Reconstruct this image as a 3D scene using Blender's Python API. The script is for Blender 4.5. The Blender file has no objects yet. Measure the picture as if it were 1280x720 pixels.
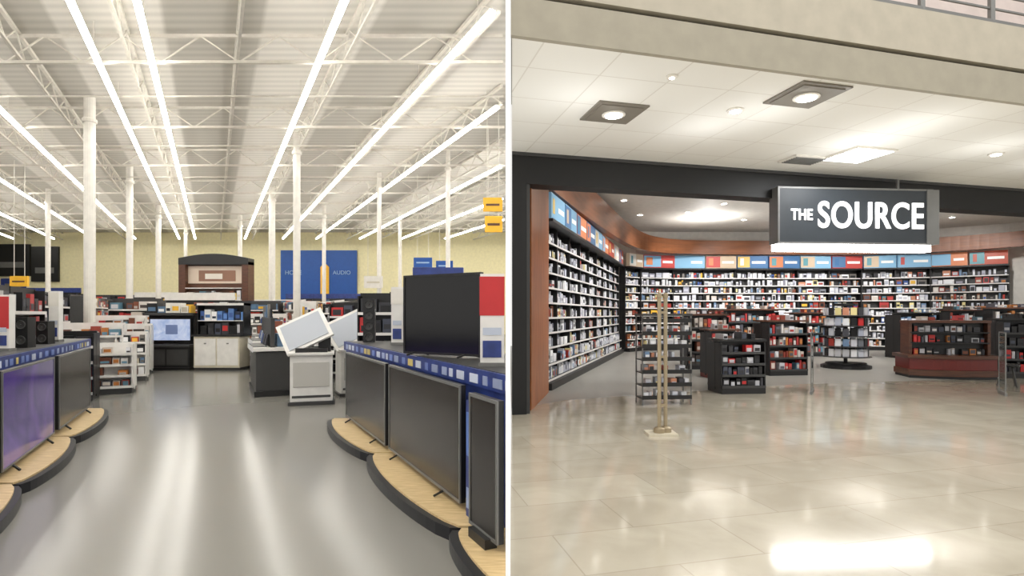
import bpy, math, random
from mathutils import Matrix, Vector
R = random.Random(7)
pi = math.pi
scene = bpy.context.scene
scene.view_settings.view_transform = 'Standard'

def lin(v):
    v = v/255.0
    return v/12.92 if v <= 0.04045 else ((v+0.055)/1.055)**2.4
def C(r, g, b): return (lin(r), lin(g), lin(b), 1.0)

# ------------------------------------------------------------ materials
def base_mat(name):
    m = bpy.data.materials.new(name); m.use_nodes = True
    nt = m.node_tree
    return m, nt, nt.nodes['Principled BSDF']
def mk(name, col, rough=0.5, metal=0.0, emit=None, es=0.0, noise=0.06, nscale=6.0, bump=0.0, coat=0.0):
    m, nt, b = base_mat(name)
    b.inputs['Roughness'].default_value = rough
    b.inputs['Metallic'].default_value = metal
    b.inputs['Coat Weight'].default_value = coat
    tc = nt.nodes.new('ShaderNodeTexCoord')
    n = nt.nodes.new('ShaderNodeTexNoise'); n.inputs['Scale'].default_value = nscale
    n.inputs['Detail'].default_value = 4
    nt.links.new(tc.outputs['Object'], n.inputs['Vector'])
    r = nt.nodes.new('ShaderNodeValToRGB')
    r.color_ramp.elements[0].position = 0.3; r.color_ramp.elements[1].position = 0.7
    r.color_ramp.elements[0].color = tuple(c*(1-noise) for c in col[:3])+(1,)
    r.color_ramp.elements[1].color = tuple(min(1, c*(1+noise)) for c in col[:3])+(1,)
    nt.links.new(n.outputs['Fac'], r.inputs['Fac'])
    nt.links.new(r.outputs['Color'], b.inputs['Base Color'])
    if bump:
        bp = nt.nodes.new('ShaderNodeBump'); bp.inputs['Strength'].default_value = bump
        nt.links.new(n.outputs['Fac'], bp.inputs['Height']); nt.links.new(bp.outputs['Normal'], b.inputs['Normal'])
    if emit:
        b.inputs['Emission Color'].default_value = emit
        b.inputs['Emission Strength'].default_value = es
    return m
def mk_wood(name, c1, c2, scale=3.0, rough=0.4, axis=(1, 1, 8)):
    m, nt, b = base_mat(name)
    tc = nt.nodes.new('ShaderNodeTexCoord'); mp = nt.nodes.new('ShaderNodeMapping')
    mp.inputs['Scale'].default_value = axis
    n = nt.nodes.new('ShaderNodeTexNoise'); n.inputs['Scale'].default_value = scale; n.inputs['Detail'].default_value = 6
    r = nt.nodes.new('ShaderNodeValToRGB')
    r.color_ramp.elements[0].color = c1; r.color_ramp.elements[1].color = c2
    r.color_ramp.elements[0].position = .3; r.color_ramp.elements[1].position = .7
    nt.links.new(tc.outputs['Object'], mp.inputs['Vector']); nt.links.new(mp.outputs['Vector'], n.inputs['Vector'])
    nt.links.new(n.outputs['Fac'], r.inputs['Fac']); nt.links.new(r.outputs['Color'], b.inputs['Base Color'])
    b.inputs['Roughness'].default_value = rough
    return m
def mk_attr(name, rough=0.4, es=0.0):
    m, nt, b = base_mat(name)
    a = nt.nodes.new('ShaderNodeAttribute'); a.attribute_name = 'Col'
    nt.links.new(a.outputs['Color'], b.inputs['Base Color'])
    b.inputs['Roughness'].default_value = rough
    if es:
        nt.links.new(a.outputs['Color'], b.inputs['Emission Color'])
        b.inputs['Emission Strength'].default_value = es
    return m
def mk_screen(name, ca, cb, es, scale=1.5):
    m, nt, b = base_mat(name)
    tc = nt.nodes.new('ShaderNodeTexCoord')
    n = nt.nodes.new('ShaderNodeTexNoise'); n.inputs['Scale'].default_value = scale; n.inputs['Detail'].default_value = 5
    n.inputs['Distortion'].default_value = 1.5
    r = nt.nodes.new('ShaderNodeValToRGB')
    r.color_ramp.elements[0].color = ca; r.color_ramp.elements[1].color = cb
    r.color_ramp.elements[0].position = .35; r.color_ramp.elements[1].position = .7
    nt.links.new(tc.outputs['Object'], n.inputs['Vector']); nt.links.new(n.outputs['Fac'], r.inputs['Fac'])
    nt.links.new(r.outputs['Color'], b.inputs['Emission Color'])
    b.inputs['Base Color'].default_value = (.01, .01, .01, 1)
    b.inputs['Emission Strength'].default_value = es
    b.inputs['Roughness'].default_value = .12
    return m
m_white = mk('white_paint', C(226, 222, 214), .55)
m_white2 = mk('white_laminate', C(228, 226, 222), .35)
m_part = mk('glowing_partition_paint', C(250, 250, 250), .6, emit=(1, 1, 1, 1), es=.25, noise=.01)  # faint glow added to the paint; the wall is no lamp
m_steel = mk('painted_steel', C(212, 207, 197), .6)
m_cream = mk('cream_wall_paint', C(236, 227, 184), .7)
m_black = mk('black_plastic', C(24, 24, 25), .4)
m_head = mk('matte_black_cladding', C(15, 15, 16), .55)
m_blackg = mk('black_glass', C(12, 11, 11), .14, noise=.02)
m_screen_off = mk('dark_screen', C(34, 30, 28), .25, noise=.15, nscale=2)
m_rubber = mk('rubber_bumper', C(26, 27, 31), .45)
m_blue = mk('blue_laminate', C(44, 62, 128), .4, noise=.25, nscale=9)
m_bluesign = mk('blue_sign_board', C(14, 78, 158), .5)
m_yellow = mk('yellow_sign', C(236, 180, 44), .5)
m_red = mk('red_panel', C(190, 45, 48), .5)
m_grey = mk('grey_metal', C(120, 120, 118), .4, metal=.3)
m_fix = mk('fixture_trim', C(128, 122, 112), .5)
m_dgrey = mk('dark_grey_metal', C(58, 58, 58), .45)
m_chrome = mk('brushed_metal', C(168, 154, 128), .35, metal=.6)
m_ply = mk_wood('plywood', C(200, 172, 124), C(228, 202, 154), 4, .45, (2, 12, 2))
m_wood = mk_wood('cherry_wood', C(146, 84, 44), C(184, 112, 62), 3, .35, (6, 6, .6))
m_woodh = mk_wood('cherry_wood_fascia', C(112, 66, 38), C(140, 86, 52), 2, .4, (.6, .6, 6))
m_dwood = mk_wood('walnut', C(72, 44, 30), C(104, 62, 42), 3, .35, (1, 1, 8))
m_redwood = mk('red_lacquer', C(112, 34, 26), .35)
m_pack = mk_attr('product_packaging', .4)
m_lit = mk_attr('backlit_graphic', .4, .25)
m_strip = mk('tube_light', C(255, 252, 240), .5, emit=(1, .97, .905, 1), es=18, noise=.0)
m_lamp = mk('lamp_lens', C(255, 252, 240), .5, emit=(1, .96, .88, 1), es=14, noise=.0)
m_panel = mk('panel_lens', C(255, 255, 255), .5, emit=(.95, .98, 1, 1), es=7, noise=.0)
m_signlight = mk('sign_light_lens', C(255, 255, 255), .5, emit=(1, .99, .97, 1), es=16, noise=.0)
m_purple = mk_screen('purple_screen', C(52, 32, 112), C(104, 66, 168), .5)
m_lav = mk_screen('lavender_screen', C(150, 130, 215), C(190, 172, 240), .7)
m_monscreen = mk_screen('monitor_screen', C(170, 190, 230), C(225, 232, 250), .8, 3)
m_taupe = mk('taupe_paint', C(160, 154, 138), .7)
m_beige = mk('beige_paint', C(178, 171, 155), .7)
m_cream2 = mk('beige_cabinet_paint', C(206, 198, 178), .6)
m_pink = mk('upper_floor_paint', C(222, 208, 202), .7)
m_darkgap = mk('dark_reveal', C(46, 44, 36), .7)
m_letter = mk('white_letter', C(245, 246, 246), .5, emit=(1, 1, 1, 1), es=.7, noise=0)
m_letter2 = mk('pale_blue_vinyl_letter', C(150, 180, 215), .5, noise=0)
m_signface = mk('charcoal_sign_face', C(46, 52, 58), .45)

def floor_left():
    m, nt, b = base_mat('polished_concrete')
    tc = nt.nodes.new('ShaderNodeTexCoord')
    n = nt.nodes.new('ShaderNodeTexNoise'); n.inputs['Scale'].default_value = .35; n.inputs['Detail'].default_value = 3
    r = nt.nodes.new('ShaderNodeValToRGB')
    r.color_ramp.elements[0].color = C(132, 130, 124); r.color_ramp.elements[1].color = C(139, 137, 131)
    nt.links.new(tc.outputs['Object'], n.inputs['Vector']); nt.links.new(n.outputs['Fac'], r.inputs['Fac'])
    nt.links.new(r.outputs['Color'], b.inputs['Base Color'])
    b.inputs['Roughness'].default_value = .19
    b.inputs['Specular IOR Level'].default_value = .6
    return m
def floor_mall():
    m, nt, b = base_mat('polished_marble_tile')
    tc = nt.nodes.new('ShaderNodeTexCoord'); mp = nt.nodes.new('ShaderNodeMapping')
    mp.inputs['Rotation'].default_value = (0, 0, -.25)
    br = nt.nodes.new('ShaderNodeTexBrick')
    br.inputs['Color1'].default_value = C(186, 178, 162); br.inputs['Color2'].default_value = C(195, 188, 172)
    br.inputs['Mortar'].default_value = C(174, 166, 150)
    br.inputs['Scale'].default_value = 1.0; br.inputs['Brick Width'].default_value = 1.2
    br.inputs['Row Height'].default_value = .6; br.inputs['Mortar Size'].default_value = .005
    n = nt.nodes.new('ShaderNodeTexNoise'); n.inputs['Scale'].default_value = 1.8; n.inputs['Detail'].default_value = 8
    n.inputs['Distortion'].default_value = .8
    r = nt.nodes.new('ShaderNodeValToRGB')
    r.color_ramp.elements[0].color = (.87, .86, .83, 1); r.color_ramp.elements[1].color = (1.05, 1.05, 1.04, 1)
    r.color_ramp.elements[0].position = .32; r.color_ramp.elements[1].position = .68
    mx = nt.nodes.new('ShaderNodeMixRGB'); mx.blend_type = 'MULTIPLY'; mx.inputs[0].default_value = 1
    nt.links.new(tc.outputs['Object'], mp.inputs['Vector']); nt.links.new(mp.outputs['Vector'], br.inputs['Vector'])
    nt.links.new(tc.outputs['Object'], n.inputs['Vector']); nt.links.new(n.outputs['Fac'], r.inputs['Fac'])
    nt.links.new(br.outputs['Color'], mx.inputs[1]); nt.links.new(r.outputs['Color'], mx.inputs[2])
    nt.links.new(mx.outputs[0], b.inputs['Base Color'])
    b.inputs['Roughness'].default_value = .1
    b.inputs['Specular IOR Level'].default_value = .65
    return m
def ceil_tile():
    m, nt, b = base_mat('ceiling_tile')
    tc = nt.nodes.new('ShaderNodeTexCoord'); mp = nt.nodes.new('ShaderNodeMapping')
    mp.inputs['Rotation'].default_value = (0, 0, -.25)
    br = nt.nodes.new('ShaderNodeTexBrick'); br.offset = 0
    br.inputs['Color1'].default_value = C(238, 237, 232); br.inputs['Color2'].default_value = C(241, 240, 235)
    br.inputs['Mortar'].default_value = C(222, 219, 212)
    br.inputs['Scale'].default_value = 1.0; br.inputs['Brick Width'].default_value = .75
    br.inputs['Row Height'].default_value = .75; br.inputs['Mortar Size'].default_value = .008
    nt.links.new(tc.outputs['Object'], mp.inputs['Vector']); nt.links.new(mp.outputs['Vector'], br.inputs['Vector'])
    nt.links.new(br.outputs['Color'], b.inputs['Base Color'])
    b.inputs['Roughness'].default_value = .8
    return m
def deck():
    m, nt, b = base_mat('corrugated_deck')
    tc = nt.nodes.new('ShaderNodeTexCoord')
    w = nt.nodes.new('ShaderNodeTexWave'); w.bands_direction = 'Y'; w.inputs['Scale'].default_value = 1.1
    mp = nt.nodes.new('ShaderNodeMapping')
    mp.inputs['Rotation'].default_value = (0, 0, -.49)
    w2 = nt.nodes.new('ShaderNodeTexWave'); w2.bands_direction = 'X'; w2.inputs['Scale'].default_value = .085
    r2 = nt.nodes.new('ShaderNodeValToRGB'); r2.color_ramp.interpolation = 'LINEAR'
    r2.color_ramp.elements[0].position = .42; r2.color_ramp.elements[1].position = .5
    r2.color_ramp.elements[0].color = C(190, 186, 177); r2.color_ramp.elements[1].color = C(224, 220, 212)  # bands along the aisle: shade from the joists put into the deck colour
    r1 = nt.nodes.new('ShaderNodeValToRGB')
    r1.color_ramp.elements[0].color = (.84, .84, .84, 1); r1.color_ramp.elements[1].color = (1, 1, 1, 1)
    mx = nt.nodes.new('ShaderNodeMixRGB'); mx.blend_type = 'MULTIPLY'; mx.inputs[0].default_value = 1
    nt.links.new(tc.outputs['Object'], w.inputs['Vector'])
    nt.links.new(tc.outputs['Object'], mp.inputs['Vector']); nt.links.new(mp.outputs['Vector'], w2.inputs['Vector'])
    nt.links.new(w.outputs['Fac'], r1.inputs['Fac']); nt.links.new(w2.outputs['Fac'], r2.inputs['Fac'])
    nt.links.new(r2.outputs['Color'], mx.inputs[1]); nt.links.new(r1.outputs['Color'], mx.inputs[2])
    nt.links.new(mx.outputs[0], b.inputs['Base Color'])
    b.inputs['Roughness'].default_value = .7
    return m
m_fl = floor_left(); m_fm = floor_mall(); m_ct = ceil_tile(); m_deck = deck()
m_fs = mk('grey_store_floor', C(154, 152, 146), .35, noise=.05, nscale=1.5)
m_glass = mk('clear_acrylic', C(215, 225, 225), .08)
m_glass.node_tree.nodes['Principled BSDF'].inputs['Transmission Weight'].default_value = .95

# ------------------------------------------------------------ mesh builder
class MB:
    def __init__(s):
        s.V = []; s.F = []; s.M = []; s.K = []; s.mats = []
    def mi(s, m):
        if m not in s.mats: s.mats.append(m)
        return s.mats.index(m)
    def add(s, vs, fs, mat, col=(1, 1, 1)):
        o = len(s.V); s.V += [tuple(v) for v in vs]; i = s.mi(mat)
        for f in fs:
            s.F.append([o+k for k in f]); s.M.append(i); s.K.append(col)
    def box(s, c, d, mat, col=(1, 1, 1), rz=0, rx=0):
        x, y, z = d[0]/2, d[1]/2, d[2]/2
        vs = [Vector(p) for p in ((-x, -y, -z), (x, -y, -z), (x, y, -z), (-x, y, -z), (-x, -y, z), (x, -y, z), (x, y, z), (-x, y, z))]
        if rx or rz:
            m = Matrix.Rotation(rz, 3, 'Z') @ Matrix.Rotation(rx, 3, 'X')
            vs = [m @ v for v in vs]
        vs = [(v[0]+c[0], v[1]+c[1], v[2]+c[2]) for v in vs]
        s.add(vs, [(0, 3, 2, 1), (4, 5, 6, 7), (0, 1, 5, 4), (1, 2, 6, 5), (2, 3, 7, 6), (3, 0, 4, 7)], mat, col)
    def bx(s, x0, x1, y0, y1, z0, z1, mat, col=(1, 1, 1)):
        s.box(((x0+x1)/2, (y0+y1)/2, (z0+z1)/2), (abs(x1-x0), abs(y1-y0), abs(z1-z0)), mat, col)
    def prism(s, pts, z0, z1, mat, col=(1, 1, 1)):
        n = len(pts)
        if n < 3: return
        a = sum(pts[i][0]*pts[(i+1) % n][1]-pts[(i+1) % n][0]*pts[i][1] for i in range(n))
        if a < 0: pts = pts[::-1]
        vs = [(p[0], p[1], z0) for p in pts]+[(p[0], p[1], z1) for p in pts]
        fs = [tuple(range(n))[::-1], tuple(range(n, 2*n))]+[(i, (i+1) % n, n+(i+1) % n, n+i) for i in range(n)]
        s.add(vs, fs, mat, col)
    def bar(s, p, q, w, mat, n=4, w2=None):
        p = Vector(p); q = Vector(q); d = (q-p).normalized()
        up = Vector((0, 0, 1)) if abs(d.z) < .95 else Vector((1, 0, 0))
        a = d.cross(up).normalized(); b = a.cross(d).normalized(); w2 = w if w2 is None else w2
        vs = []
        for P, ww in ((p, w), (q, w2)):
            for i in range(n):
                t = 2*pi*i/n+pi/n
                vs.append(P+(a*math.cos(t)+b*math.sin(t))*ww*.5*(1.414 if n == 4 else 1))
        fs = [(i, (i+1) % n, n+(i+1) % n, n+i) for i in range(n)]+[tuple(range(n))[::-1], tuple(range(n, 2*n))]
        s.add(vs, fs, mat)
    def lathe(s, prof, c, mat, n=20):
        vs = []; m = len(prof)
        for r, z in prof:
            for i in range(n):
                t = 2*pi*i/n; vs.append((c[0]+r*math.cos(t), c[1]+r*math.sin(t), c[2]+z))
        fs = []
        for j in range(m-1):
            for i in range(n):
                fs.append((j*n+i, j*n+(i+1) % n, (j+1)*n+(i+1) % n, (j+1)*n+i))
        fs.append(tuple(range(n))[::-1]); fs.append(tuple(range((m-1)*n, m*n)))
        s.add(vs, fs, mat)
    def finish(s, name, M=None, parent=None, bevel=0):
        me = bpy.data.meshes.new(name); me.from_pydata(s.V, [], s.F)
        for m in s.mats: me.materials.append(m)
        me.polygons.foreach_set('material_index', s.M)
        ca = me.color_attributes.new('Col', 'FLOAT_COLOR', 'CORNER')
        buf = []
        for f, k in zip(s.F, s.K):
            buf += [k[0], k[1], k[2], 1.0]*len(f)
        ca.data.foreach_set('color', buf); me.update()
        o = bpy.data.objects.new(name, me); scene.collection.objects.link(o)
        if parent: o.parent = parent
        if M is not None: o.matrix_basis = M
        if bevel:
            bm = o.modifiers.new('bevel', 'BEVEL'); bm.width = bevel; bm.segments = 2; bm.limit_method = 'ANGLE'
        return o
def empty(name, M):
    e = bpy.data.objects.new(name, None); e.empty_display_size = .2
    scene.collection.objects.link(e); e.matrix_basis = M; return e
def text(name, s, size, mat, M, parent=None, ext=.015, off=0.0, align='CENTER', sp=1.0):
    cu = bpy.data.curves.new(name, 'FONT'); cu.body = s; cu.size = size; cu.extrude = ext; cu.offset = off
    cu.space_character = sp
    cu.align_x = align; cu.align_y = 'CENTER'; cu.materials.append(mat)
    o = bpy.data.objects.new(name, cu); scene.collection.objects.link(o)
    if parent: o.parent = parent
    o.matrix_basis = M; return o
RX90 = Matrix.Rotation(pi/2, 4, 'X')
def T(x, y, z=0): return Matrix.Translation((x, y, z))
def RZ(a): return Matrix.Rotation(a, 4, 'Z')
K = .533; AL = math.atan(K)
def L(u, d): return (u-K*d, d)
def LM(u, d, z=0, rz=AL):
    x, y = L(u, d); return T(x, y, z) @ RZ(rz)

def rc(*p):
    c = R.choice(p); f = R.uniform(.8, 1.15); return tuple(min(1, v*f) for v in C(*c)[:3])
PAL_MIX = [(225, 222, 215), (235, 235, 235), (40, 42, 46), (28, 30, 34), (60, 90, 160), (190, 60, 50), (200, 190, 170), (120, 115, 110), (230, 180, 60), (90, 120, 150), (245, 245, 245), (140, 80, 60)]
PAL_BW = [(238, 238, 240), (225, 228, 232), (200, 204, 212), (70, 70, 78), (40, 40, 44), (130, 134, 142), (240, 240, 245), (185, 190, 205), (205, 140, 110), (170, 60, 50), (120, 150, 185), (245, 245, 248), (225, 212, 150), (215, 215, 222)]
PAL_WHT = [(238, 238, 240), (225, 228, 232), (205, 208, 220), (150, 150, 165), (240, 240, 245), (245, 245, 248), (190, 192, 205), (60, 60, 66)]
PAL_DARK = [(24, 24, 26), (36, 36, 40), (55, 55, 60), (190, 190, 195), (70, 75, 90), (20, 20, 22), (200, 50, 50)]
PAL_WARM = [(200, 190, 180), (150, 60, 45), (120, 70, 50), (70, 60, 56), (225, 220, 215), (190, 120, 60), (90, 90, 100), (210, 200, 190), (190, 60, 60), (100, 140, 160), (215, 215, 220)]
def fill(mb, x0, x1, yf, dep, z, hmax, pal, gap=.02, wmin=.1, wmax=.3, sgn=-1, p=.93):
    x = x0+R.uniform(0, gap)
    while x < x1-.05:
        w = min(R.uniform(wmin, wmax), x1-x)
        if R.random() < p:
            h = hmax*R.uniform(.55, .95); d = dep*R.uniform(.55, .95)
            c1 = rc(*pal)
            ya = yf-sgn*0.01; yb = ya-sgn*d
            mb.bx(x, x+w-.012, min(ya, yb), max(ya, yb), z, z+h, m_pack, c1)
            if w > .07:
                c2 = rc(*pal); a = R.uniform(.1, .3); b = R.uniform(.45, .85)
                yl = ya+sgn*.004
                mb.bx(x+w*.12, x+w*.8, min(ya, yl), max(ya, yl), z+h*a, z+h*b, m_pack, c2)
        x += w+R.uniform(0, gap)

def gondola(name, M, Ln, H, dep, pal=PAL_MIX, nsh=5, frame=m_dgrey, sides=2, topsign=None, wmin=.12, wmax=.35, base=m_dgrey, strip=m_white2, p=.93, bh=.12):
    """shelf run: length on X, front faces -Y, origin floor centre"""
    e = empty(name, M); f = MB()
    f.bx(-Ln/2, Ln/2, -.02, .02, bh-.02, H, frame)
    ds = [(-1, dep/2)]+([(1, dep/2)] if sides == 2 else [])
    y1 = dep/2 if sides == 2 else .03
    f.bx(-Ln/2, Ln/2, -dep/2, y1, 0, bh, base)
    nb = max(1, int(Ln/1.2))
    for i in range(nb+1):
        x = -Ln/2+Ln*i/nb; f.bx(x-.015, x+.015, -.03, .03, bh/2, H, frame)
    for x in (-Ln/2, Ln/2):
        f.bx(x-.012, x+.012, -dep/2+.02, y1-.02, bh-.02, H*.97, frame)
    pr = MB(); step = (H-bh-.02)/nsh
    for i in range(nsh):
        z = bh+i*step
        for sg, dd in ds:
            dd2 = dd*(1-.1*i/nsh)
            if i: f.bx(-Ln/2, Ln/2, min(0, sg*dd2), max(0, sg*dd2), z, z+.02, frame)
            f.bx(-Ln/2, Ln/2, min(sg*dd2, sg*(dd2+.012)), max(sg*dd2, sg*(dd2+.012)), z-.012, z+.035, strip)
            fill(pr, -Ln/2+.02, Ln/2-.02, sg*(dd2-.02), dd2-.06, z+.021, step-.04, pal, wmin=wmin, wmax=wmax, sgn=sg, p=p)
    if topsign:
        f.bx(-Ln/2, Ln/2, -.05, .05, H, H+.28, topsign)
    f.finish('frame', parent=e); pr.finish('boxed_products', parent=e)
    return e

def tv(name, M, w, h, scr, foot=.06):
    e = MB(); z0 = foot; b = .02
    e.bx(-w/2, w/2, .0, .035, z0, z0+h, m_black)
    ins = min(.15, w*.15)
    if w > .5: e.bx(-w/2+ins, w/2-ins, .035, .07, z0+.05, z0+h*.6, m_black)
    fr = m_grey if scr is not m_blackg else m_black
    e.bx(-w/2, w/2, -.012, 0, z0, z0+b, fr); e.bx(-w/2, w/2, -.012, 0, z0+h-b, z0+h, fr)
    e.bx(-w/2, -w/2+b, -.012, 0, z0+b, z0+h-b, fr); e.bx(w/2-b, w/2, -.012, 0, z0+b, z0+h-b, fr)
    e.bx(-w/2+b, w/2-b, -.006, 0, z0+b, z0+h-b, scr)
    if w > .5:
        for sx in (-w*.33, w*.33):
            e.bar((sx, .02, z0+.02), (sx-.06, -.07, .008), .016, m_black)
            e.bar((sx, .02, z0+.02), (sx+.06, .11, .008), .016, m_black)
    else: e.bx(-w*.3, w*.3, -.05, .03, 0, z0+.01, m_black)
    return e.finish(name, M)

# ============================================================ SHELL
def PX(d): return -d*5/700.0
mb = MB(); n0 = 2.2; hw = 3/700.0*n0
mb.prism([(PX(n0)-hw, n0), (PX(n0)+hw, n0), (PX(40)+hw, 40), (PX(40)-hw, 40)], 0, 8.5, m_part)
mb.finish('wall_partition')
def clipL(pts):
    """trim a plan polygon so it stops at the partition's left face"""
    g = lambda p: (PX(p[1])-hw-.004)-p[0]
    out = []
    for i in range(len(pts)):
        a = pts[i]; b = pts[(i+1) % len(pts)]; ga = g(a); gb = g(b)
        if ga >= 0: out.append(a)
        if (ga >= 0) != (gb >= 0):
            t = ga/(ga-gb); out.append((a[0]+(b[0]-a[0])*t, a[1]+(b[1]-a[1])*t))
    return out
ZC = 7.3
mb = MB(); mb.prism([(-62, -8), (-.03, -8), (-.03, 2), (PX(40)-.02, 40), (-62, 40)], -.1, 0, m_fl); mb.finish('floor')
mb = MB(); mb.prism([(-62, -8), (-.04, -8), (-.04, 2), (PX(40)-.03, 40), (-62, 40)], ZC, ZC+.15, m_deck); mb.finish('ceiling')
mb = MB(); mb.bx(-62, PX(40), 40, 40.2, 0, ZC+.15, m_cream); mb.finish('wall_back')
mb = MB(); mb.bx(-62.2, -62, -8, 40.2, 0, ZC+.15, m_cream); mb.finish('wall_left')
# roof joists
mb = MB()
def clipd(u, d0): return max(d0, (u+.15)/(K-.0075))
for i in range(25):
    u = -31+i*2.25; d0 = clipd(u, 7.0)
    if d0 > 38: continue
    zt, zb = 7.24, 6.78
    mb.bar((*L(u, d0), zt), (*L(u, 39.9), zt), .07, m_steel); mb.bar((*L(u, d0), zb), (*L(u, 39.9), zb), .055, m_steel)
    d = d0; k = 0
    while d < 39:
        a = (*L(u, d), zb if k % 2 == 0 else zt); b = (*L(u, d+.62), zt if k % 2 == 0 else zb)
        mb.bar(a, b, .026, m_steel); d += .62; k += 1
mb.finish('roof_joists')
mb = MB()
for d in (11.5, 15.5, 19.5, 24, 29, 34):
    zt, zb = 7.2, 6.66
    x0 = -44; x1 = PX(d)-.1
    mb.bar((x0, d, zt), (x1, d, zt), .06, m_steel); mb.bar((x0, d, zb), (x1, d, zb), .06, m_steel)
    x = x0; k = 0
    while x+.8 < x1:
        mb.bar((x, d, zb if k % 2 == 0 else zt), (x+.8, d, zt if k % 2 == 0 else zb), .026, m_steel); x += .8; k += 1
for d in (13.5, 17.5, 21.5, 26.5, 31.5):
    mb.bar((-44, d, 6.74), (PX(d)-.1, d, 6.74), .035, m_steel)
mb.finish('roof_girders')
# strip lights
for i, u in enumerate([-16, -13.4, -10.7, -8.0, -5.25, -2.3, -1.23, 2.1, 4.64, 6.9, 9.8, 12.6, 15.5]):
    d0 = clipd(u+.1, -6); M = LM(u, d0, 6.5); ln = (37.5-d0)*math.sqrt(1+K*K)
    mb = MB()
    mb.bx(-.035, .035, 0, ln, .05, .09, m_white)
    mb.bx(-.052, .052, 0, ln, -.01, .05, m_strip)
    y = .6
    while y < ln:
        mb.bar((0, y, .1), (0, y, .62), .012, m_steel); y += 3.2
    mb.finish('strip_light', M)
# columns
for px, d, w in ((112, 15, .27), (162, 22, .24), (371, 18, .22), (340, 25.5, .28), (198, 30, .26), (474, 23, .18), (560, 20, .16), (300, 33, .24), (232, 36, .2), (500, 31, .2), (60, 26, .2), (405, 30, .2)):
    x = (px-640)/700*d; mb = MB(); r = w/2
    mb.lathe([(r+.05, 0), (r+.05, .12), (r, .14), (r, 6.6), (r+.04, 6.62), (r+.04, 6.7), (r, 6.72), (r, ZC-.005)], (0, 0, 0), m_white, 16)
    mb.finish('steel_column', T(x, d))

# ============================================================ LEFT STORE : TV displays
def platform(name, u0, sgn, segs, ub, amp=.15):
    mb = MB()
    for (da, db) in segs:
        for off, z0, z1, mat in ((0, 0, .085, m_rubber), (.06, .085, .1, m_ply)):
            pts = []
            for i in range(19):
                t = i/18; d = da+(db-da)*t
                bul = amp*max(0, math.sin(pi*t))**.6
                pts.append((u0-sgn*(bul-off), d))
            pts += [(ub, db), (ub, da)]
            mb.prism(clipL([L(*p) for p in pts]), z0, z1, mat)
    return mb.finish(name)
segR = [(2.3, 3.66), (3.7, 5.62), (5.66, 7.5)]
platform('display_platform', 1.56, 1, segR, 1.92)
segL = [(3.1, 4.6), (4.64, 6.38), (6.42, 8.3)]
platform('display_platform', -1.6, -1, segL, -1.98)
cs = math.sqrt(1+K*K)
def tvs(u, da, db, h, scr, side, z=.1, name='flat_screen_television', foot=.05):
    dm = (da+db)/2; w = (db-da)*cs
    return tv(name, LM(u, dm, z, AL-side*pi/2), w, h, scr, foot)
tvs(1.76, 5.72, 7.42, .84, m_screen_off, 1)
tvs(1.76, 3.98, 5.6, .84, m_screen_off, 1)
tvs(1.66, 3.26, 3.62, .84, m_screen_off, 1)
tvs(-1.8, 6.5, 8.15, .86, m_screen_off, -1)
tvs(-1.8, 4.74, 6.3, .86, m_purple, -1)
tvs(-1.8, 3.2, 4.56, .86, m_lav, -1)
mb = MB(); mb.bx(-.09, .09, -.04, .05, 0, .8, m_blue); mb.bx(-.075, .075, -.045, -.04, .42, .72, m_pack, (.1, .2, .55)); mb.bx(-.075, .075, -.045, -.04, .06, .2, m_pack, (.3, .4, .65)); mb.finish('product_carton', LM(1.8, 3.83, .1, AL-pi/2))

def display_base(name, poly, face_u, d0, d1, sgn, ztop):
    e = empty(name, Matrix.Identity(4)); mb = MB()
    mb.prism(clipL([L(*p) for p in poly]), 0, ztop-.05, m_blue)
    mb.prism(clipL([L(*p) for p in poly]), ztop-.05, ztop, m_dgrey)
    mb.finish('cabinet', parent=e)
    tg = MB(); d = d0; th = .03
    tg.prism(clipL([L(face_u, d0), L(face_u, d1), L(face_u-sgn*th, d1), L(face_u-sgn*th, d0)]), ztop-.13, ztop-.005, m_blue)
    while d < d1-.15:
        w = R.choice((.06, .09, .12))
        tg.prism(clipL([L(face_u-sgn*th, d), L(face_u-sgn*th, d+w), L(face_u-sgn*(th+.006), d+w), L(face_u-sgn*(th+.006), d)]), ztop-.105, ztop-.04, m_pack, rc((205, 212, 228), (160, 172, 205), (120, 140, 200), (215, 195, 120), (70, 90, 160)))
        d += w+R.uniform(.04, .14)
    tg.finish('price_rail', parent=e)
display_base('television_display_counter', [(1.94, 3.4), (1.94, 8.2), (2.9, 8.2), (2.9, 3.4)], 1.94, 3.4, 8.2, 1, 1.1)
display_base('television_display_counter', [(-2.0, 2.6), (-2.0, 9.0), (-3.1, 9.0), (-3.1, 2.6)], -2.0, 2.8, 9.0, -1, 1.1)
def PXM(px, d, z=0, rz=0): return T((px-640)/700*d, d, z) @ RZ(rz)
# large set standing on the right counter
xa, da, xb, db = -1.04, 5.4, -.27, 4.92
tv('flat_screen_television', T((xa+xb)/2, (da+db)/2, 1.1) @ RZ(math.atan2(db-da, xb-xa)), math.hypot(xb-xa, db-da), .745, m_blackg, .02)
def tower(name, M, w, d, h, c2, hz=.35):
    mb = MB(); mb.bx(-w/2, w/2, -d/2, d/2, 0, h, m_white2)
    mb.bx(-w/2-.004, w/2+.004, -d/2-.006, -d/2, h*(1-hz), h*.97, c2)
    mb.bx(-w/2+.02, w/2-.02, -d/2-.008, -d/2, h*.1, h*.28, m_blue)
    mb.bx(-w/2+.02, w/2-.02, -d/2-.008, -d/2, h*.34, h*.42, m_pack, (.5, .55, .65))
    mb.bx(-w/2-.01, w/2+.01, -d/2-.01, d/2+.01, 0, .03, m_grey)
    return mb.finish(name, M)
tower('promotional_sign_tower', T((497-640)/700*7.2, 7.2, 1.1), .15, .06, .74, m_white, .3)
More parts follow.
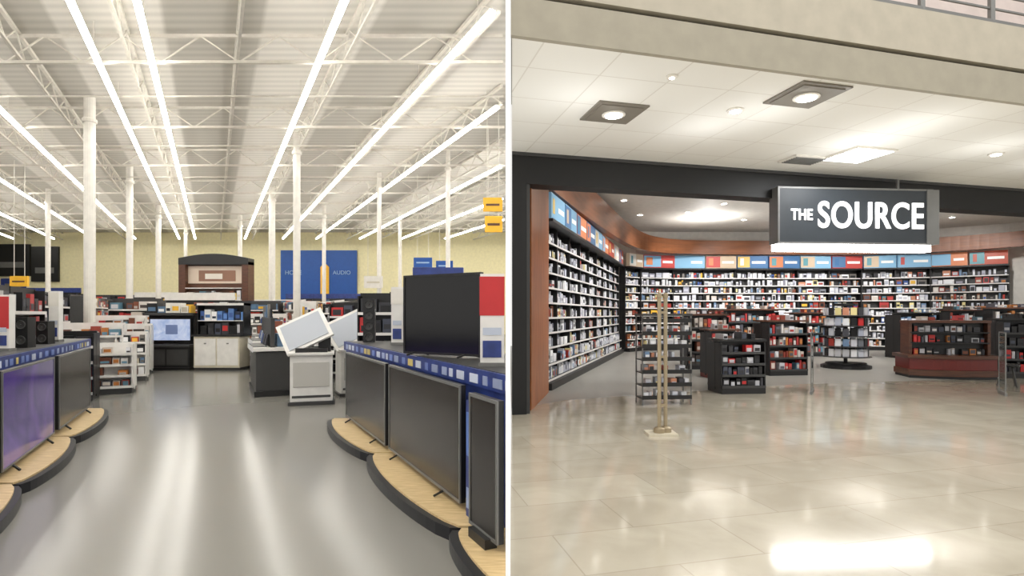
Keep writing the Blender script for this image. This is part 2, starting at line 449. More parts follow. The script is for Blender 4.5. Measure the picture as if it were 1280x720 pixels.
tower('promotional_sign_tower', T(-.15, 4.25, 1.1), .18, .06, .7, m_red, .45)
tower('promotional_sign_tower', T((70-640)/700*8.0, 8.0, 1.1), .14, .08, .72, m_white, .3)
tower('promotional_sign_tower', T(-2.25-K*6.0, 6.0, 1.1), .18, .08, .6, m_red, .6)
def speaker(M, w, h, d):
    mb = MB(); mb.bx(-w/2, w/2, -d/2, d/2, 0, h, m_black)
    n = max(1, int(h/(w*.9)))
    for i in range(n):
        z = h*(i+.5)/n; r = w*.38
        vs = []
        for rr, yy in ((r, -d/2-.002), (r*.9, -d/2-.012), (r*.75, -d/2-.004), (r*.2, -d/2+.0), (0.001, -d/2-.01)):
            vs += [(rr*math.cos(2*pi*k/14), yy, z+rr*math.sin(2*pi*k/14)) for k in range(14)]
        fs = [(j*14+k, j*14+(k+1) % 14, (j+1)*14+(k+1) % 14, (j+1)*14+k) for j in range(4) for k in range(14)]
        mb.add(vs, fs, m_dgrey)
    return mb.finish('loudspeaker', M)
for u, d, w, h in ((-2.25, 5.2, .16, .36), (-2.22, 6.6, .14, .36), (-2.22, 7.4, .14, .3), (2.2, 7.9, .16, .6)):
    speaker(LM(u, d, 1.1, 0.15), w, h, .14)
gondola('countertop_product_shelf', LM(-2.84, 7.2, 1.1, AL+pi/2), 3.2*cs, .78, .34, [(24, 24, 26), (40, 40, 44), (30, 30, 32), (200, 200, 200), (190, 50, 50), (225, 225, 222), (60, 62, 70), (28, 28, 30)], 2, frame=m_black, wmin=.1, wmax=.3, bh=.04)
gondola('countertop_product_shelf', LM(2.7, 7.2, 1.1, AL-pi/2), .9*cs, .7, .24, PAL_DARK, 2, frame=m_black, wmin=.1, wmax=.25, bh=.04)

# demo kiosk
e = empty('demo_kiosk', PXM(215, 15)); mb = MB()
mb.bx(-.64, .64, -.3, .3, 0, .08, m_black); mb.bx(-.62, .62, -.26, .3, .08, .62, m_black)
mb.bx(-.66, .66, -.34, .3, .62, .68, m_dgrey)
mb.bx(-.62, .62, 0, .3, .68, 1.45, m_black); mb.bx(-.66, .66, -.2, .3, 1.45, 1.52, m_dgrey)
mb.bx(-.58, -.02, -.27, -.26, .14, .56, m_dgrey); mb.bx(.02, .58, -.27, -.26, .14, .56, m_dgrey)
mb.finish('cabinet', parent=e, bevel=.008)
mb = MB(); mb.bx(-.56, .56, -.08, -.03, .76, 1.38, m_black); mb.bx(-.53, .53, -.085, -.08, .79, 1.35, m_monscreen)
mb.bx(-.2, .2, -.12, 0, .68, .7, m_black); mb.bx(-.05, .05, -.05, 0, .7, .78, m_black)
mb.bx(-.12, .2, -.09, -.085, .95, 1.2, m_pack, C(120, 140, 190)[:3])
mb.finish('monitor', parent=e)
mb = MB(); fill(mb, -.6, .6, -.15, .3, 1.52, .3, PAL_MIX, wmin=.12, wmax=.3); mb.finish('boxed_products', parent=e)
# display cabinet
e = empty('display_cabinet', PXM(278, 15)); mb = MB()
mb.bx(-.6, .6, -.26, .3, 0, .08, m_dgrey); mb.bx(-.6, .6, -.3, .3, .08, .9, m_cream2)
mb.bx(-.64, .64, -.33, .33, .9, .95, m_black)
for x0 in (-.57, .02): mb.bx(x0, x0+.55, -.31, -.3, .14, .84, m_white2); mb.bx(x0+.25, x0+.3, -.325, -.31, .7, .73, m_grey)
mb.bx(-.6, .6, .22, .3, .95, 1.75, m_dgrey); mb.bx(-.62, -.6, -.1, .3, .95, 1.78, m_black); mb.bx(.6, .62, -.1, .3, .95, 1.78, m_black)
mb.bx(-.6, .6, -.1, .3, 1.3, 1.32, m_white2); mb.bx(-.62, .62, -.12, .3, 1.72, 1.78, m_white2)
mb.finish('cabinet', parent=e)
mb = MB(); fill(mb, -.58, .58, -.05, .2, .95, .34, PAL_DARK, wmax=.2); fill(mb, -.58, .58, -.05, .2, 1.32, .36, [(60, 90, 150), (90, 130, 190), (230, 230, 230), (30, 40, 60)], wmax=.2); mb.finish('boxed_products', parent=e)
# tall department display
e = empty('department_display_tower', PXM(271, 26)); mb = MB()
w = 1.6
mb.bx(-w, -w+.3, -.3, .3, 0, 3.9, m_dwood); mb.bx(w-.3, w, -.3, .3, 0, 3.9, m_dwood)
arc = [(-w, 3.75)]+[(-w+2*w*i/16, 4.05+.2*math.sin(pi*i/16)) for i in range(17)]+[(w, 3.75)]
n = len(arc)
mb.add([(x, -.32, z) for x, z in arc]+[(x, .3, z) for x, z in arc], [tuple(range(n))[::-1], tuple(range(n, 2*n))]+[(i, (i+1) % n, n+(i+1) % n, n+i) for i in range(n)], m_black)
mb.bx(-w+.3, w-.3, 0, .3, 0, 3.76, m_dwood)
mb.bx(-w+.3, w-.3, -.05, 0, 2.9, 3.7, m_pack, C(225, 208, 190)[:3])
mb.bx(-.8, .9, -.07, -.05, 3.0, 3.5, m_pack, C(150, 110, 90)[:3]); mb.bx(-.5, .3, -.08, -.07, 3.1, 3.35, m_pack, C(232, 225, 215)[:3])
for z in (.9, 1.5, 2.1, 2.65): mb.bx(-w+.3, w-.3, -.3, 0, z, z+.04, m_white2)
mb.finish('frame', parent=e)
mb = MB()
for z in (.94, 1.54, 2.14): fill(mb, -w+.35, w-.35, -.28, .25, z, .5, PAL_WARM+[(235, 200, 80)])
mb.finish('boxed_products', parent=e)
# blue sign
e = empty('blue_wall_sign', T(-13.75, 39.9, 4.25)); mb = MB()
mb.bx(-2.7, 2.7, -.08, .1, -1.75, 1.75, m_bluesign)
tag = [(.15, -1.35), (.75, -1.35), (.75, .55), (.45, .85), (.15, .55)]
mb.add([(x, -.16, z) for x, z in tag]+[(x, -.08, z) for x, z in tag], [(0, 1, 2, 3, 4), (5, 6, 7, 8, 9)[::-1]]+[(i, 5+i, 5+(i+1) % 5, (i+1) % 5) for i in range(5)], m_yellow)
mb.finish('board', parent=e)
text('lettering', 'HOME', .42, m_letter2, T(-1.8, -.1, .15) @ RX90, e, .02, .0)
text('lettering', 'AUDIO', .4, m_letter2, T(1.65, -.1, .15) @ RX90, e, .02, .0)
for px0, px1, y0, y1, mt in ((-10, 36, 305, 345, m_black), (38, 72, 308, 352, m_black), (0, 30, 348, 372, m_blue)):
    dd = 39.8; mb = MB(); a = (px0-640)/700*dd; b = (px1-640)/700*dd
    mb.bx(0, b-a, 0, .15, 0, (y1-y0)/700*dd, mt); mb.bx(.3, b-a-.3, -.02, 0, .6, 1.0, m_grey)
    mb.finish('department_banner', T(a, dd+.05, 1.5+(392-y1)/700*dd))
def hang(name, px0, px1, y0, y1, d, mt, thick=.08, mt2=m_cream2):
    x0 = (px0-640)/700*d; x1 = (px1-640)/700*d; z1 = 1.5+(392-y0)/700*d; z0 = 1.5+(392-y1)/700*d
    mb = MB(); w = x1-x0; h = z1-z0
    mb.bx(0, w, 0, thick, 0, h, mt); mb.bx(w*.15, w*.85, -.01, 0, h*.4, h*.55, mt2)
    for x in (w*.2, w*.8): mb.bar((x, thick/2, h), (x, thick/2, 6.72-z0), .015, m_steel)
    mb.finish(name, T(x0, d, z0))
hang('hanging_aisle_sign', 604, 628, 247, 264, 13.5, m_yellow, mt2=m_dwood)
hang('hanging_aisle_sign', 606, 628, 270, 290, 15.5, m_yellow, mt2=m_dwood)
hang('hanging_aisle_sign', 517, 540, 322, 334, 21, m_bluesign, mt2=m_letter2)
hang('hanging_aisle_sign', 545, 566, 326, 338, 24, m_bluesign, mt2=m_letter2)
hang('hanging_aisle_sign', 455, 478, 345, 360, 22, m_white)
hang('hanging_aisle_sign', 12, 34, 345, 358, 19, m_yellow, mt2=m_dwood)

def demo_stand(M):
    e = empty('demo_display_stand', M); mb = MB()
    mb.bx(-.36, .36, -.25, .3, 0, .06, m_dgrey); mb.bx(-.33, .33, -.22, .28, .06, .82, m_white2)
    mb.bx(-.36, .36, -.28, .32, .82, .86, m_white2); mb.bx(-.28, .28, -.235, -.22, .3, .7, m_pack, C(190, 188, 182)[:3])
    mb.bx(-.3, .3, -.23, -.22, .12, .16, m_dgrey)
    mb.finish('pedestal', parent=e, bevel=.006)
    mb = MB(); mb.box((0, 0, 0), (.8, .04, .66), m_white2, rx=-.7); mb.box((0, -.022, .018), (.68, .01, .54), m_pack, C(176, 182, 192)[:3], rx=-.7)
    mb.finish('angled_board', T(-.12, .1, 1.2) @ Matrix.Rotation(-.45, 4, 'Y'), parent=e)
    mb = MB(); mb.bar((0, .2, .86), (0, .2, 1.2), .05, m_grey); mb.bx(-.25, .25, -.2, .0, .86, .93, m_black)
    mb.bx(.1, .3, 0, .2, .86, 1.15, m_black); mb.finish('post', parent=e)
demo_stand(PXM(390, 9.4, 0, .3)); demo_stand(PXM(446, 10.4, 0, .5))
def demo_table(M, Ln=1.6):
    e = empty('demo_table', M); mb = MB()
    mb.bx(-Ln/2, Ln/2, -.35, .35, .82, .88, m_white2); mb.bx(-Ln/2+.04, Ln/2-.04, -.3, .3, .1, .8, m_dgrey)
    mb.bx(-Ln/2, Ln/2, -.33, .33, 0, .1, m_black); mb.bx(-Ln/2, Ln/2, -.355, -.35, .8, .9, m_pack, (.7, .7, .72))
    mb.bx(-Ln/2+.1, Ln/2-.1, -.05, .02, .88, 1.42, m_dgrey)
    mb.finish('table', parent=e)
    mb = MB(); x = -Ln/2+.15
    while x < Ln/2-.3:
        mb.bx(x, x+.33, -.33, -.1, .88, .9, m_grey); mb.box((x+.165, -.09, 1.01), (.33, .015, .22), m_black, rx=-.2)
        mb.box((x+.165, -.1, 1.01), (.3, .01, .19), m_pack, C(*R.choice([(60, 90, 150), (200, 210, 230), (30, 30, 40), (180, 190, 200)]))[:3], rx=-.2)
        mb.bx(x, x+.3, .08, .3, .88, .88+R.uniform(.1, .5), m_pack, rc(*PAL_MIX))
        mb.bx(x+.05, x+.2, -.03, .01, 1.42, 1.42+R.uniform(.05, .3), m_pack, rc(*PAL_MIX))
        x += .45
    mb.finish('laptops', parent=e)
for u, d in ((1.1, 10.9), (1.25, 13.2), (1.5, 15.6), (2.15, 12.4), (2.5, 15.0)):
    demo_table(LM(u, d, 0, AL-pi/2), 1.7)
for px, d, ln, h, pl in ((140, 10.6, .7, .95, PAL_WARM), (118, 12.3, 1.1, 1.3, PAL_WARM), (166, 12.6, .55, 1.1, PAL_MIX), (150, 15.5, 1.2, 1.45, PAL_WARM), (98, 9.7, .5, 1.2, PAL_DARK), (330, 19, 1.4, 1.5, PAL_MIX), (172, 14, .6, 1.25, PAL_WARM)):
    gondola('merchandise_rack', PXM(px, d, 0, .45), ln, h, .5, pl, 4, frame=m_white2 if d != 9.7 else m_black, base=m_dgrey, wmax=.22)
for u, d0, d1, h, pl, fr in ((-4.3, 9.6, 15, 2.05, PAL_DARK, m_black), (-4.4, 17, 25, 2.1, PAL_MIX, m_dgrey), (-6.6, 9, 16, 2.1, PAL_MIX, m_black), (-7.5, 18, 28, 2.1, PAL_MIX, m_white2), (-11, 12, 20, 2.2, PAL_DARK, m_dgrey), (-11, 22, 31, 2.2, PAL_MIX, m_white2), (-15, 16, 28, 2.3, PAL_MIX, m_dgrey),
                     (3.9, 15, 18, 1.85, PAL_DARK, m_black), (3.2, 19.5, 27, 2.0, PAL_MIX, m_white2), (5.4, 14, 22, 2.0, PAL_DARK, m_dgrey), (5.6, 24, 31, 2.1, PAL_MIX, m_white2), (8.0, 18.5, 29, 2.1, PAL_MIX, m_dgrey), (11, 24, 31, 2.1, PAL_DARK, m_dgrey)):
    gondola('store_shelf', LM(u, (d0+d1)/2, 0, AL-pi/2), (d1-d0)*cs*.97, h, .8, pl, 5, frame=fr, wmin=.2, wmax=.5)
for px, d, ln, h, pl, fr, ts in ((322, 22, 1.8, 2.0, PAL_MIX, m_dgrey, None), (250, 21, 2.6, 2.0, PAL_MIX, m_black, m_white2), (172, 18.6, 1.6, 2.0, PAL_WARM, m_dgrey, None), (225, 31, 5, 2.4, PAL_MIX, m_dgrey, m_white2), (335, 32, 4, 2.3, PAL_MIX, m_white2, None), (420, 33.5, 6, 2.4, PAL_MIX, m_dgrey, m_blue), (550, 35, 4.4, 2.6, PAL_MIX, m_dgrey, m_white2), (130, 33, 6, 2.6, PAL_DARK, m_dgrey, None), (40, 34.5, 6, 2.8, PAL_DARK, m_black, m_blue),
                      (440, 13.2, .9, 1.75, PAL_DARK, m_black, None), (474, 9.6, .6, 1.85, PAL_DARK, m_black, None), (590, 12, .9, 1.95, PAL_MIX, m_dgrey, m_white2), (548, 8.9, .8, 1.95, PAL_DARK, m_black, m_blue), (515, 11.6, .8, 2.0, PAL_MIX, m_dgrey, None)):
    gondola('endcap_shelf', PXM(px, d, 0, 0), ln, h, .5, pl, 5, frame=fr, topsign=ts, wmin=.15, wmax=.4)

# ============================================================ RIGHT : MALL + SHOP
SL = .254; AR = math.atan(SL)
def F(x, off=0): return 8.3+SL*x+off
mb = MB(); mb.prism([(-.01, -8), (22, -8), (22, 15.5), (12, 13.1), (6.1, 11.9), (.9, 9.7), (-.01, 8.75)], -.1, 0, m_fm); mb.finish('floor_mall')
mb = MB(); mb.prism([(-.01, 8.75), (.9, 9.7), (6.1, 11.9), (12, 13.1), (22, 15.5), (22, 26), (-.1, 26)], -.1, 0, m_fs); mb.finish('floor_shop')
ZM = 3.9
def E(x, off=0): return 4.84+.27*x+off
mb = MB(); mb.prism([(.0, E(0)), (16, E(16)), (16, F(16)), (0, F(0))], ZM, ZM+.1, m_ct); mb.finish('ceiling_mall')
mb = MB(); mb.prism([(-.01, E(0, -.06)), (16, E(16, -.06)), (16, E(16, -.005)), (-.01, E(0, -.005))], ZM-.02, 4.22, m_taupe)
mb.prism([(-.01, E(0, .02)), (16, E(16, .02)), (16, E(16, .2)), (-.01, E(0, .2))], 4.22, 4.27, m_darkgap)
mb.prism([(-.01, E(0, -.06)), (16, E(16, -.06)), (16, E(16, .2)), (-.01, E(0, .2))], 4.27, 4.74, m_beige)
mb.prism([(-.01, E(0, .2)), (16, E(16, .2)), (16, F(16)), (-.01, F(0))], 4.6, 4.74, m_beige)
mb.finish('trim_bulkhead')
mb = MB()
for i in range(16):
    x = .5+i*1.0; mb.bar((x, E(x, .1), 4.74), (x, E(x, .1), 5.8), .05, m_grey)
mb.bar((.3, E(.3, .1), 5.8), (15.6, E(15.6, .1), 5.8), .07, m_grey); mb.bar((.3, E(.3, .1), 4.84), (15.6, E(15.6, .1), 4.84), .05, m_grey)
for k in range(5): mb.bar((.3, E(.3, .1), 5.0+k*.16), (15.6, E(15.6, .1), 5.0+k*.16), .02, m_grey)
mb.finish('balustrade')
mb = MB(); mb.prism([(-.01, F(0, -1.5)), (16, F(16, -1.5)), (16, F(16, -1.2)), (-.01, F(0, -1.2))], 4.74, 8.5, m_pink); mb.finish('wall_upper_floor')
mb = MB()
mb.prism([(0, F(0)), (16, F(16)), (16, F(16, .35)), (0, F(0, .35))], 3.44, 5.1, m_head)
mb.prism([(0, F(0, -.03)), (16, F(16, -.03)), (16, F(16)), (0, F(0))], 3.85, 3.9, m_dgrey)
mb.finish('trim_storefront_header')
mb = MB(); mb.prism([(-.0, F(0, -.02)), (.22, F(.22, -.02)), (.22, 8.8), (0, 8.75)], 0, 3.44, m_head)
mb.prism([(.22, F(.22, .03)), (.27, F(.22, .05)), (.27, 8.6), (.22, 8.6)], 0, 3.44, m_dgrey)
mb.finish('storefront_pillar')
mb = MB(); mb.prism([(.24, 8.68), (.3, 8.66), (.7, 10.68), (.64, 10.7)], 0, 4.93, m_wood); mb.finish('wood_side_panel')
path = [(.16, 10.85), (3.7, 21.8), (4.3, 22.9), (5.2, 23.5), (6.6, 23.7), (14.6, 23.75), (17, 23.0), (19, 21.4), (20.3, 19), (20.8, 14.5)]
def wallseg(name, pts, z0, z1, th, mat):
    mb = MB(); out = []
    for i, p in enumerate(pts):
        a = Vector(pts[max(0, i-1)]); b = Vector(pts[min(len(pts)-1, i+1)]); d = (b-a).normalized()
        nrm = Vector((-d.y, d.x)); out.append((p[0]+nrm.x*th, p[1]+nrm.y*th))
    mb.prism(list(pts)+out[::-1], z0, z1, mat); return mb.finish(name)
wallseg('wall_shop_left', path[:3], 0, 4.95, .12, m_white)
wallseg('wall_shop_back', path[2:7], 0, 4.95, .12, m_white)
wallseg('wall_shop_right', path[6:], 0, 4.95, .12, m_white)
mb = MB(); mb.prism([(0, F(0, .35)), (21.5, F(21.5, .35)), (21.5, 25), (0, 25)], 4.95, 5.1, m_white); mb.finish('ceiling_shop')
def smooth(pts, it=2):
    for _ in range(it):
        q = [pts[0]]
        for i in range(len(pts)-1):
            a = Vector(pts[i]); b = Vector(pts[i+1]); q += [tuple(a*.75+b*.25), tuple(a*.25+b*.75)]
        q.append(pts[-1]); pts = q
    return pts
fp = smooth([(.72, 10.75), (2.0, 14.4), (4.55, 20.8), (6.1, 22.5), (8.8, 22.9), (14.2, 22.95), (16.4, 22.1), (18.1, 20.6), (19.4, 18.4), (20.0, 14.5)], 3)
mb = MB(); n = len(fp); vs = []
for i, p in enumerate(fp):
    t = min(1, max(0, (p[0]-1)/6)); zt = 4.78-.3*t*t*(3-2*t)
    a = Vector(fp[max(0, i-1)]); b = Vector(fp[min(n-1, i+1)]); d = (b-a).normalized(); q = (p[0]-d.y*.25, p[1]+d.x*.25)
    vs += [(p[0], p[1], 3.92), (p[0], p[1], zt), (q[0], q[1], zt), (q[0], q[1], 3.92)]
fs = [(0, 1, 2, 3), ((n-1)*4+3, (n-1)*4+2, (n-1)*4+1, (n-1)*4)]
for i in range(n-1):
    for k in range(4): fs.append((i*4+k, (i+1)*4+k, (i+1)*4+(k+1) % 4, i*4+(k+1) % 4))
mb.add(vs, fs, m_woodh); mb.finish('trim_wood_fascia')

SIGNC = [(166, 72, 52), (74, 110, 150), (196, 120, 80), (86, 140, 150), (180, 70, 66), (190, 170, 145), (120, 165, 195), (205, 176, 100), (60, 104, 150), (205, 200, 192)]
def wall_display(A, B, H=3.3, rows=10, dep=.38, pals=None):
    A = Vector(A); B = Vector(B); d = B-A; Ln = d.length; ang = math.atan2(d.y, d.x)
    pals = pals or [PAL_BW, PAL_WHT, PAL_WARM, PAL_MIX, PAL_BW]
    e = empty('wall_display_shelf', T(A.x, A.y) @ RZ(ang)); f = MB(); pr = MB(); sg = MB()
    f.bx(0, Ln, -.06, -.02, 0, H, m_dgrey); f.bx(0, Ln, -dep-.1, -.06, 0, .14, m_black)
    nb = max(1, round(Ln/1.25))
    for i in range(nb+1):
        x = Ln*i/nb; f.bx(x-.025, x+.025, -dep*.75, -.02, 0, H, m_black)
    st = (H-.2)/rows
    for r in range(rows):
        z = .16+r*st; dd = dep if r < 2 else dep*.72
        f.bx(0, Ln, -dd, -.06, z, z+.02, m_dgrey); f.bx(0, Ln, -dd-.012, -dd, z-.012, z+.028, m_white2)
        for i in range(nb):
            th = R.choice(pals)
            fill(pr, Ln*i/nb+.04, Ln*(i+1)/nb-.04, -dd+.02+R.uniform(0, .06), dd-.2, z+.021, st-.045, th, gap=R.choice((.02, .05, .1)), wmin=.06, wmax=R.choice((.12, .2, .35)), p=.93)
    f.bx(0, Ln, -.5, -.02, H, H+.06, m_black)
    for i in range(nb):
        xa = Ln*i/nb+.03; xb = Ln*(i+1)/nb-.03
        c = C(*R.choice(SIGNC))[:3]; c2 = C(*R.choice(SIGNC))[:3]
        sg.bx(xa, xb, -.46, -.3, H+.07, H+.58, m_lit, c)
        m = xa+(xb-xa)*R.uniform(.3, .6); sg.bx(xa, m, -.466, -.46, H+.1, H+.55, m_lit, c2)
        sg.bx(m+.08, xb-.1, -.466, -.46, H+.26, H+.36, m_lit, (.8, .8, .78))
        sg.bx(xa+.1, (xa+m)/2, -.472, -.466, H+.18, H+.48, m_lit, C(*R.choice(SIGNC+[(230, 220, 210)]))[:3])
    f.finish('shelving', parent=e); pr.finish('packaged_products', parent=e); sg.finish('backlit_header_signs', parent=e)
wall_display((.32, 11.05), (3.85, 21.7), pals=[PAL_WHT, PAL_WHT, PAL_BW]); wall_display((4.25, 22.2), (5.0, 23.0)); wall_display((5.2, 23.1), (6.6, 23.45)); wall_display((6.65, 23.5), (14.5, 23.6)); wall_display((14.6, 23.5), (16.9, 22.8)); wall_display((17, 22.7), (18.8, 21.2))

def island(px, d, w, h, dep, pal=PAL_WARM, rz=0, base=m_black, nsh=4, top=m_black):
    e = gondola('merchandise_gondola', PXM(px, d, 0, rz), w, h, dep, pal, nsh, frame=m_black, base=base, strip=m_dgrey, wmin=.05, wmax=.15)
    mb = MB(); mb.bx(-w/2-.03, w/2+.03, -dep/2+.02, dep/2-.02, h, h+.04, top); fill(mb, -w/2+.05, w/2-.05, -dep/2+.08, dep*.6, h+.04, .14, pal, gap=.12, wmin=.06, wmax=.16, p=.8)
    mb.finish('top_shelf', parent=e)
e = empty('wire_display_rack', PXM(829, 9.35, 0, .1)); mb = MB(); pr = MB()
for x in (-.41, .41):
    for y in (-.16, .16): mb.bar((x, y, 0), (x, y, 1.48), .02, m_grey)
for k in range(7):
    z = .1+k*.21; mb.bx(-.42, .42, -.17, .17, z, z+.015, m_dgrey); mb.bx(-.42, .42, -.18, -.17, z-.005, z+.06, m_black)
    if k < 6: fill(pr, -.4, .4, -.14, .2, z+.016, .15, PAL_BW, gap=.07, wmin=.05, wmax=.12, p=.75)
mb.bx(-.43, .43, -.18, .18, 1.46, 1.5, m_dgrey)
mb.finish('rack', parent=e); pr.finish('packaged_products', parent=e)
island(920, 10.75, .85, .98, .6, PAL_DARK, .1)
island(975, 13.9, 1.0, 1.3, .7, PAL_WARM, .15, top=m_dwood)
island(880, 15.4, 1.1, 1.45, .7, PAL_WARM, 0, top=m_dwood)
island(900, 13.2, .7, 1.1, .6, PAL_WARM, .1, base=m_redwood, top=m_dwood)
island(935, 17.5, 1.6, 1.6, .7, PAL_WARM, 0, top=m_dwood)
island(1272, 13.2, .9, 1.35, .6, PAL_DARK, -.2)
island(1262, 17.5, 1.5, 1.65, .8, PAL_WARM, -.1, base=m_redwood, top=m_dwood)
island(1140, 19, 1.3, 1.5, .8, PAL_BW, 0)
island(1205, 20, 1.6, 1.6, .8, PAL_WARM, 0, top=m_dwood)
island(1010, 20, 1.3, 1.5, .8, PAL_WARM, 0, top=m_dwood)
e = empty('spinner_display', PXM(1057, 15.5)); mb = MB(); pr = MB()
mb.lathe([(.62, 0), (.62, .08), (.5, .12), (.5, .15), (.05, .16), (.05, 1.7), (.3, 1.72), (.3, 1.78)], (0, 0, 0), m_black)
for k in range(5):
    z = .3+k*.28; mb.lathe([(.5, z), (.62, z+.01), (.62, z+.03), (.5, z+.04)], (0, 0, 0), m_dgrey)
    for j in range(18):
        a = 2*pi*j/18; c = rc(*(PAL_BW+PAL_DARK)); pr.box((.53*math.cos(a), .53*math.sin(a), z+.14), (.03, .15, .2), m_pack, c, rz=a)
mb.finish('stand', parent=e); pr.finish('packaged_products', parent=e)
e = empty('wooden_display_island', PXM(1180, 13.3, 0, -.25)); mb = MB(); pr = MB()
def rr(w, d, bulge):
    pts = []
    for i in range(13): t = i/12; pts.append((-w/2+w*t, -d/2-bulge*math.sin(pi*t)))
    for i in range(13): t = i/12; pts.append((w/2-w*t, d/2+bulge*math.sin(pi*t)))
    return pts
mb.prism(rr(1.75, .8, .18), 0, .06, m_black); mb.prism(rr(1.8, .85, .2), .06, .2, m_dwood)
mb.prism(rr(1.75, .8, .18), .2, .46, m_redwood); mb.prism(rr(1.85, .9, .2), .46, .54, m_dwood)
mb.prism(rr(1.5, .2, .05), .54, 1.3, m_black)
for z in (.8, 1.04): mb.prism(rr(1.6, .5, .12), z, z+.03, m_black)
mb.prism(rr(1.65, .55, .14), 1.28, 1.34, m_dwood)
for x in (-.79, .79): mb.bx(x-.03, x+.03, -.25, .25, .54, 1.3, m_dwood)
for z in (.54, .83, 1.07): fill(pr, -.72, .72, -.24, .14, z+.002, .18, PAL_DARK+PAL_WARM, wmin=.06, wmax=.16)
fill(pr, -.7, .7, -.2, .3, 1.342, .12, PAL_WARM, gap=.15, wmin=.06, wmax=.16, p=.8)
mb.finish('body', parent=e, bevel=.005); pr.finish('packaged_products', parent=e)
e = empty('security_gate_post', PXM(828, 6.95)); mb = MB()
for x in (-.045, .045):
    mb.lathe([(.024, 0), (.024, 1.66), (.032, 1.67), (.032, 1.71), (.015, 1.73)], (x, x*.5, .03), m_chrome, 16)
for z in (.35, .95, 1.5): mb.bx(-.05, .05, -.01, .01, z, z+.03, m_chrome)
mb.bx(-.2, .16, -.14, .14, 0, .03, m_cream2); mb.lathe([(.07, 0), (.07, .05), (.04, .07)], (-.045, -.02, .03), m_chrome); mb.lathe([(.07, 0), (.07, .05), (.04, .07)], (.045, .02, .03), m_chrome)
mb.finish('posts', parent=e)
for px, d in ((1015, 10.6), (1253, 10.4)):
    mb = MB(); mb.bx(-.02, .02, -.3, .3, 0, .06, m_grey)
    for y in (-.27, .27): mb.bar((0, y, .05), (0, y, 1.15), .018, m_grey)
    mb.bar((0, -.27, 1.15), (0, .27, 1.15), .018, m_grey); mb.bx(-.004, .004, -.26, .26, .12, 1.12, m_glass)
    mb.finish('acrylic_security_gate', PXM(px, d, 0, -.55))
mb = MB(); mb.lathe([(.16, 0), (.17, .02), (.17, .05), (.15, .06)], (0, 0, .42), m_black)
for k in range(3):
    a = 2*pi*k/3+.4; mb.bar((.08*math.cos(a), .08*math.sin(a), .43), (.2*math.cos(a), .2*math.sin(a), 0.01), .02, m_dgrey)
mb.finish('stool', PXM(1262, 11.4))
# storefront sign
sx = (1062-640)/700*9.55
e = empty('storefront_sign', T(sx, 9.5, 3.13) @ RZ(AR*.35)); mb = MB()
W = 1.36; Hh = .44
mb.bx(-W, W-.12, -.14, .1, -Hh, Hh, m_signface)
mb.bx(W-.12, W+.1, -.16, .12, -Hh-.02, Hh+.02, m_grey)
mb.bx(-W-.03, W+.0, -.15, .12, Hh, Hh+.03, m_grey); mb.bx(-W-.03, -W, -.15, .12, -Hh, Hh, m_grey); mb.bx(-W-.03, W, -.15, .12, -Hh-.03, -Hh, m_grey)
mb.finish('sign_box', parent=e)
mb = MB(); mb.bx(-W, W, -.1, .1, -Hh-.14, -Hh-.03, m_signlight); mb.finish('light_strip', parent=e)
mb = MB(); mb.bar((-1, .2, Hh), (-1, .2, .7), .04, m_grey); mb.bar((1, .2, Hh), (1, .2, .7), .04, m_grey)
mb.bar((-1, 0, 0), (-1, .3, 0), .05, m_grey); mb.bar((1, 0, 0), (1, .7, 0), .05, m_grey); mb.finish('brackets', parent=e)
SC = Matrix.Diagonal((1, 1.28, 1, 1))
text('lettering', 'SOURCE', .48, m_letter, T(.24, -.15, -.01) @ RX90 @ SC, e, .012, .008, sp=1.06)
text('lettering', 'THE', .2, m_letter, T(-.98, -.15, .0) @ RX90 @ SC, e, .012, .004, sp=1.05)

def lamp(name, kind, loc, power, col=(1, .97, .92), target=None, **kw):
    l = bpy.data.lights.new(name, kind); l.energy = power; l.color = col
    for k, v in kw.items(): setattr(l, k, v)
    o = bpy.data.objects.new(name, l); o.location = loc; scene.collection.objects.link(o)
    if target: o.rotation_euler = (Vector(target)-Vector(loc)).to_track_quat('-Z', 'Y').to_euler()
    return o
def downlight_sq(px, d, s=.62):
    mb = MB(); mb.bx(-s/2, s/2, -s/2, s/2, -.02, 0, m_fix); mb.bx(-s/2+.05, s/2-.05, -s/2+.05, s/2-.05, -.03, -.02, m_fix)
    mb.lathe([(.1, -.045), (.14, -.04), (.14, -.03)], (0, 0, 0), m_white); mb.lathe([(.1, -.052), (.1, -.045)], (0, 0, 0), m_lamp)
    mb.finish('square_downlight', PXM(px, d, ZM, AR))
downlight_sq(767, 6.67); downlight_sq(1008, 6.13)
def downlight(px, d, z=ZM, r=.07):
    mb = MB(); mb.lathe([(r, -.02), (r+.03, -.012), (r+.03, 0)], (0, 0, 0), m_white); mb.lathe([(r-.005, -.026), (r-.005, -.02)], (0, 0, 0), m_lamp)
    mb.finish('recessed_downlight', PXM(px, d, z))
downlight(919, 6.6); downlight(1245, 8.4); downlight(840, 5.66, r=.03)
mb = MB(); mb.bx(-.36, .36, -.36, .36, -.03, 0, m_white); mb.bx(-.32, .32, -.32, .32, -.036, -.03, m_panel); mb.finish('ceiling_light_panel', PXM(1072, 8.42, ZM, AR))
mb = MB(); mb.bx(-.3, .3, -.2, .2, -.03, 0, m_white)
for k in range(7): mb.bx(-.27, .27, -.17+k*.05, -.15+k*.05, -.04, -.03, m_grey)
mb.finish('air_vent', PXM(1004, 8.7, ZM, AR))
for px, d in ((745, 14.5), (830, 16), (905, 17.5), (1230, 17), (800, 19.5), (930, 20.5), (1010, 18), (1100, 19), (1190, 20), (900, 14), (1060, 14.5), (1180, 15), (780, 17), (860, 19), (1250, 14)):
    downlight(px, d, 4.95, .09)
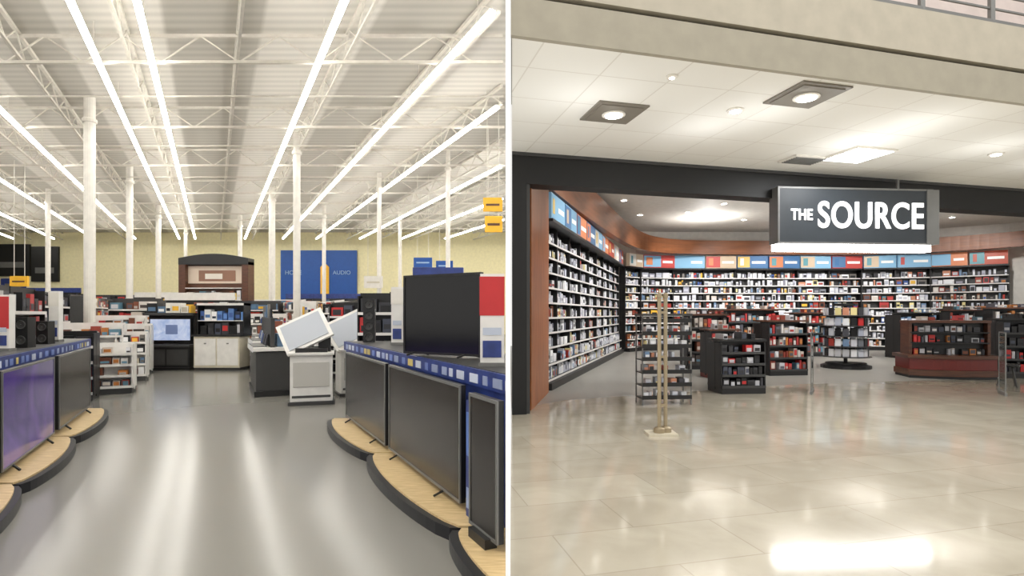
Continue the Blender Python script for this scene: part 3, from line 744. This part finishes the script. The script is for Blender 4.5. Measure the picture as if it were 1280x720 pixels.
def spot(loc, tgt, pw, ang=1.5):
    lamp('fill_spot', 'SPOT', loc, pw, (1, .98, .95), tgt, spot_size=ang, spot_blend=.8, shadow_soft_size=.12)
for d, s in ((11.5, 0), (14, 0), (16.8, 0), (19.5, 0)):
    x = .32+(d-11.05)*.331
    spot((x+3.0, d-.6, 4.7), (x+.3, d+.8, 1.5), 440)
for x in (6.5, 9, 11.5, 14):
    spot((x, 19.8, 4.75), (x, 23.4, 1.6), 440)
spot((15.5, 18.5, 4.75), (17.8, 22, 1.6), 440)
for x, d in ((5, 11.5), (8, 12.2), (11, 13), (7, 15.5), (10.5, 16), (14, 15)):
    spot((x, d, 4.75), (x+.3, d+3.5, .4), 380, 1.7)
# added uplights with no fixture, to brighten the shop ceiling
for x, d in ((4.6, 13.5), (8, 15.5), (12, 15.5), (7, 20), (12.5, 20)):
    lamp('fill_uplight', 'AREA', (x, d, 3.95), 60, (1, .98, .95), (x, d+.01, 9), size=.5)
# ============================================================ LIGHTS
lamp('panel_lamp', 'AREA', ((1072-640)/700*8.42, 8.42, ZM-.06), 30, (.96, .98, 1), size=.6)
for px, d, pw in ((730, 6.2, 7), (880, 7.2, 7), (960, 6.6, 7), (1245, 8.0, 8), (1072, 7.9, 13), (1150, 7.0, 7), (1320, 8.8, 8)):
    lamp('ceiling_fill_lamp', 'POINT', ((px-640)/700*d, d, ZM-.6), pw, (.98, .99, 1), shadow_soft_size=.1)  # added bulbs hung free of any fixture, to brighten the mall ceiling
lamp('court_lamp', 'AREA', (6, 1.0, 9.5), 600, (1, .97, .93), shape='RECTANGLE', size=9, size_y=6)
w = bpy.data.worlds.new('World'); scene.world = w; w.use_nodes = True
bg = w.node_tree.nodes['Background']; bg.inputs[0].default_value = (1, .98, .95, 1); bg.inputs[1].default_value = .9

# ============================================================ CAMERA
cam = bpy.data.cameras.new('camera'); co = bpy.data.objects.new('camera', cam); scene.collection.objects.link(co)
co.location = (0, 0, 1.5); co.rotation_euler = (pi/2, 0, 0)
cam.sensor_width = 36; cam.lens = 700/1280*36; cam.shift_y = 32/1280; cam.clip_end = 200
scene.camera = co
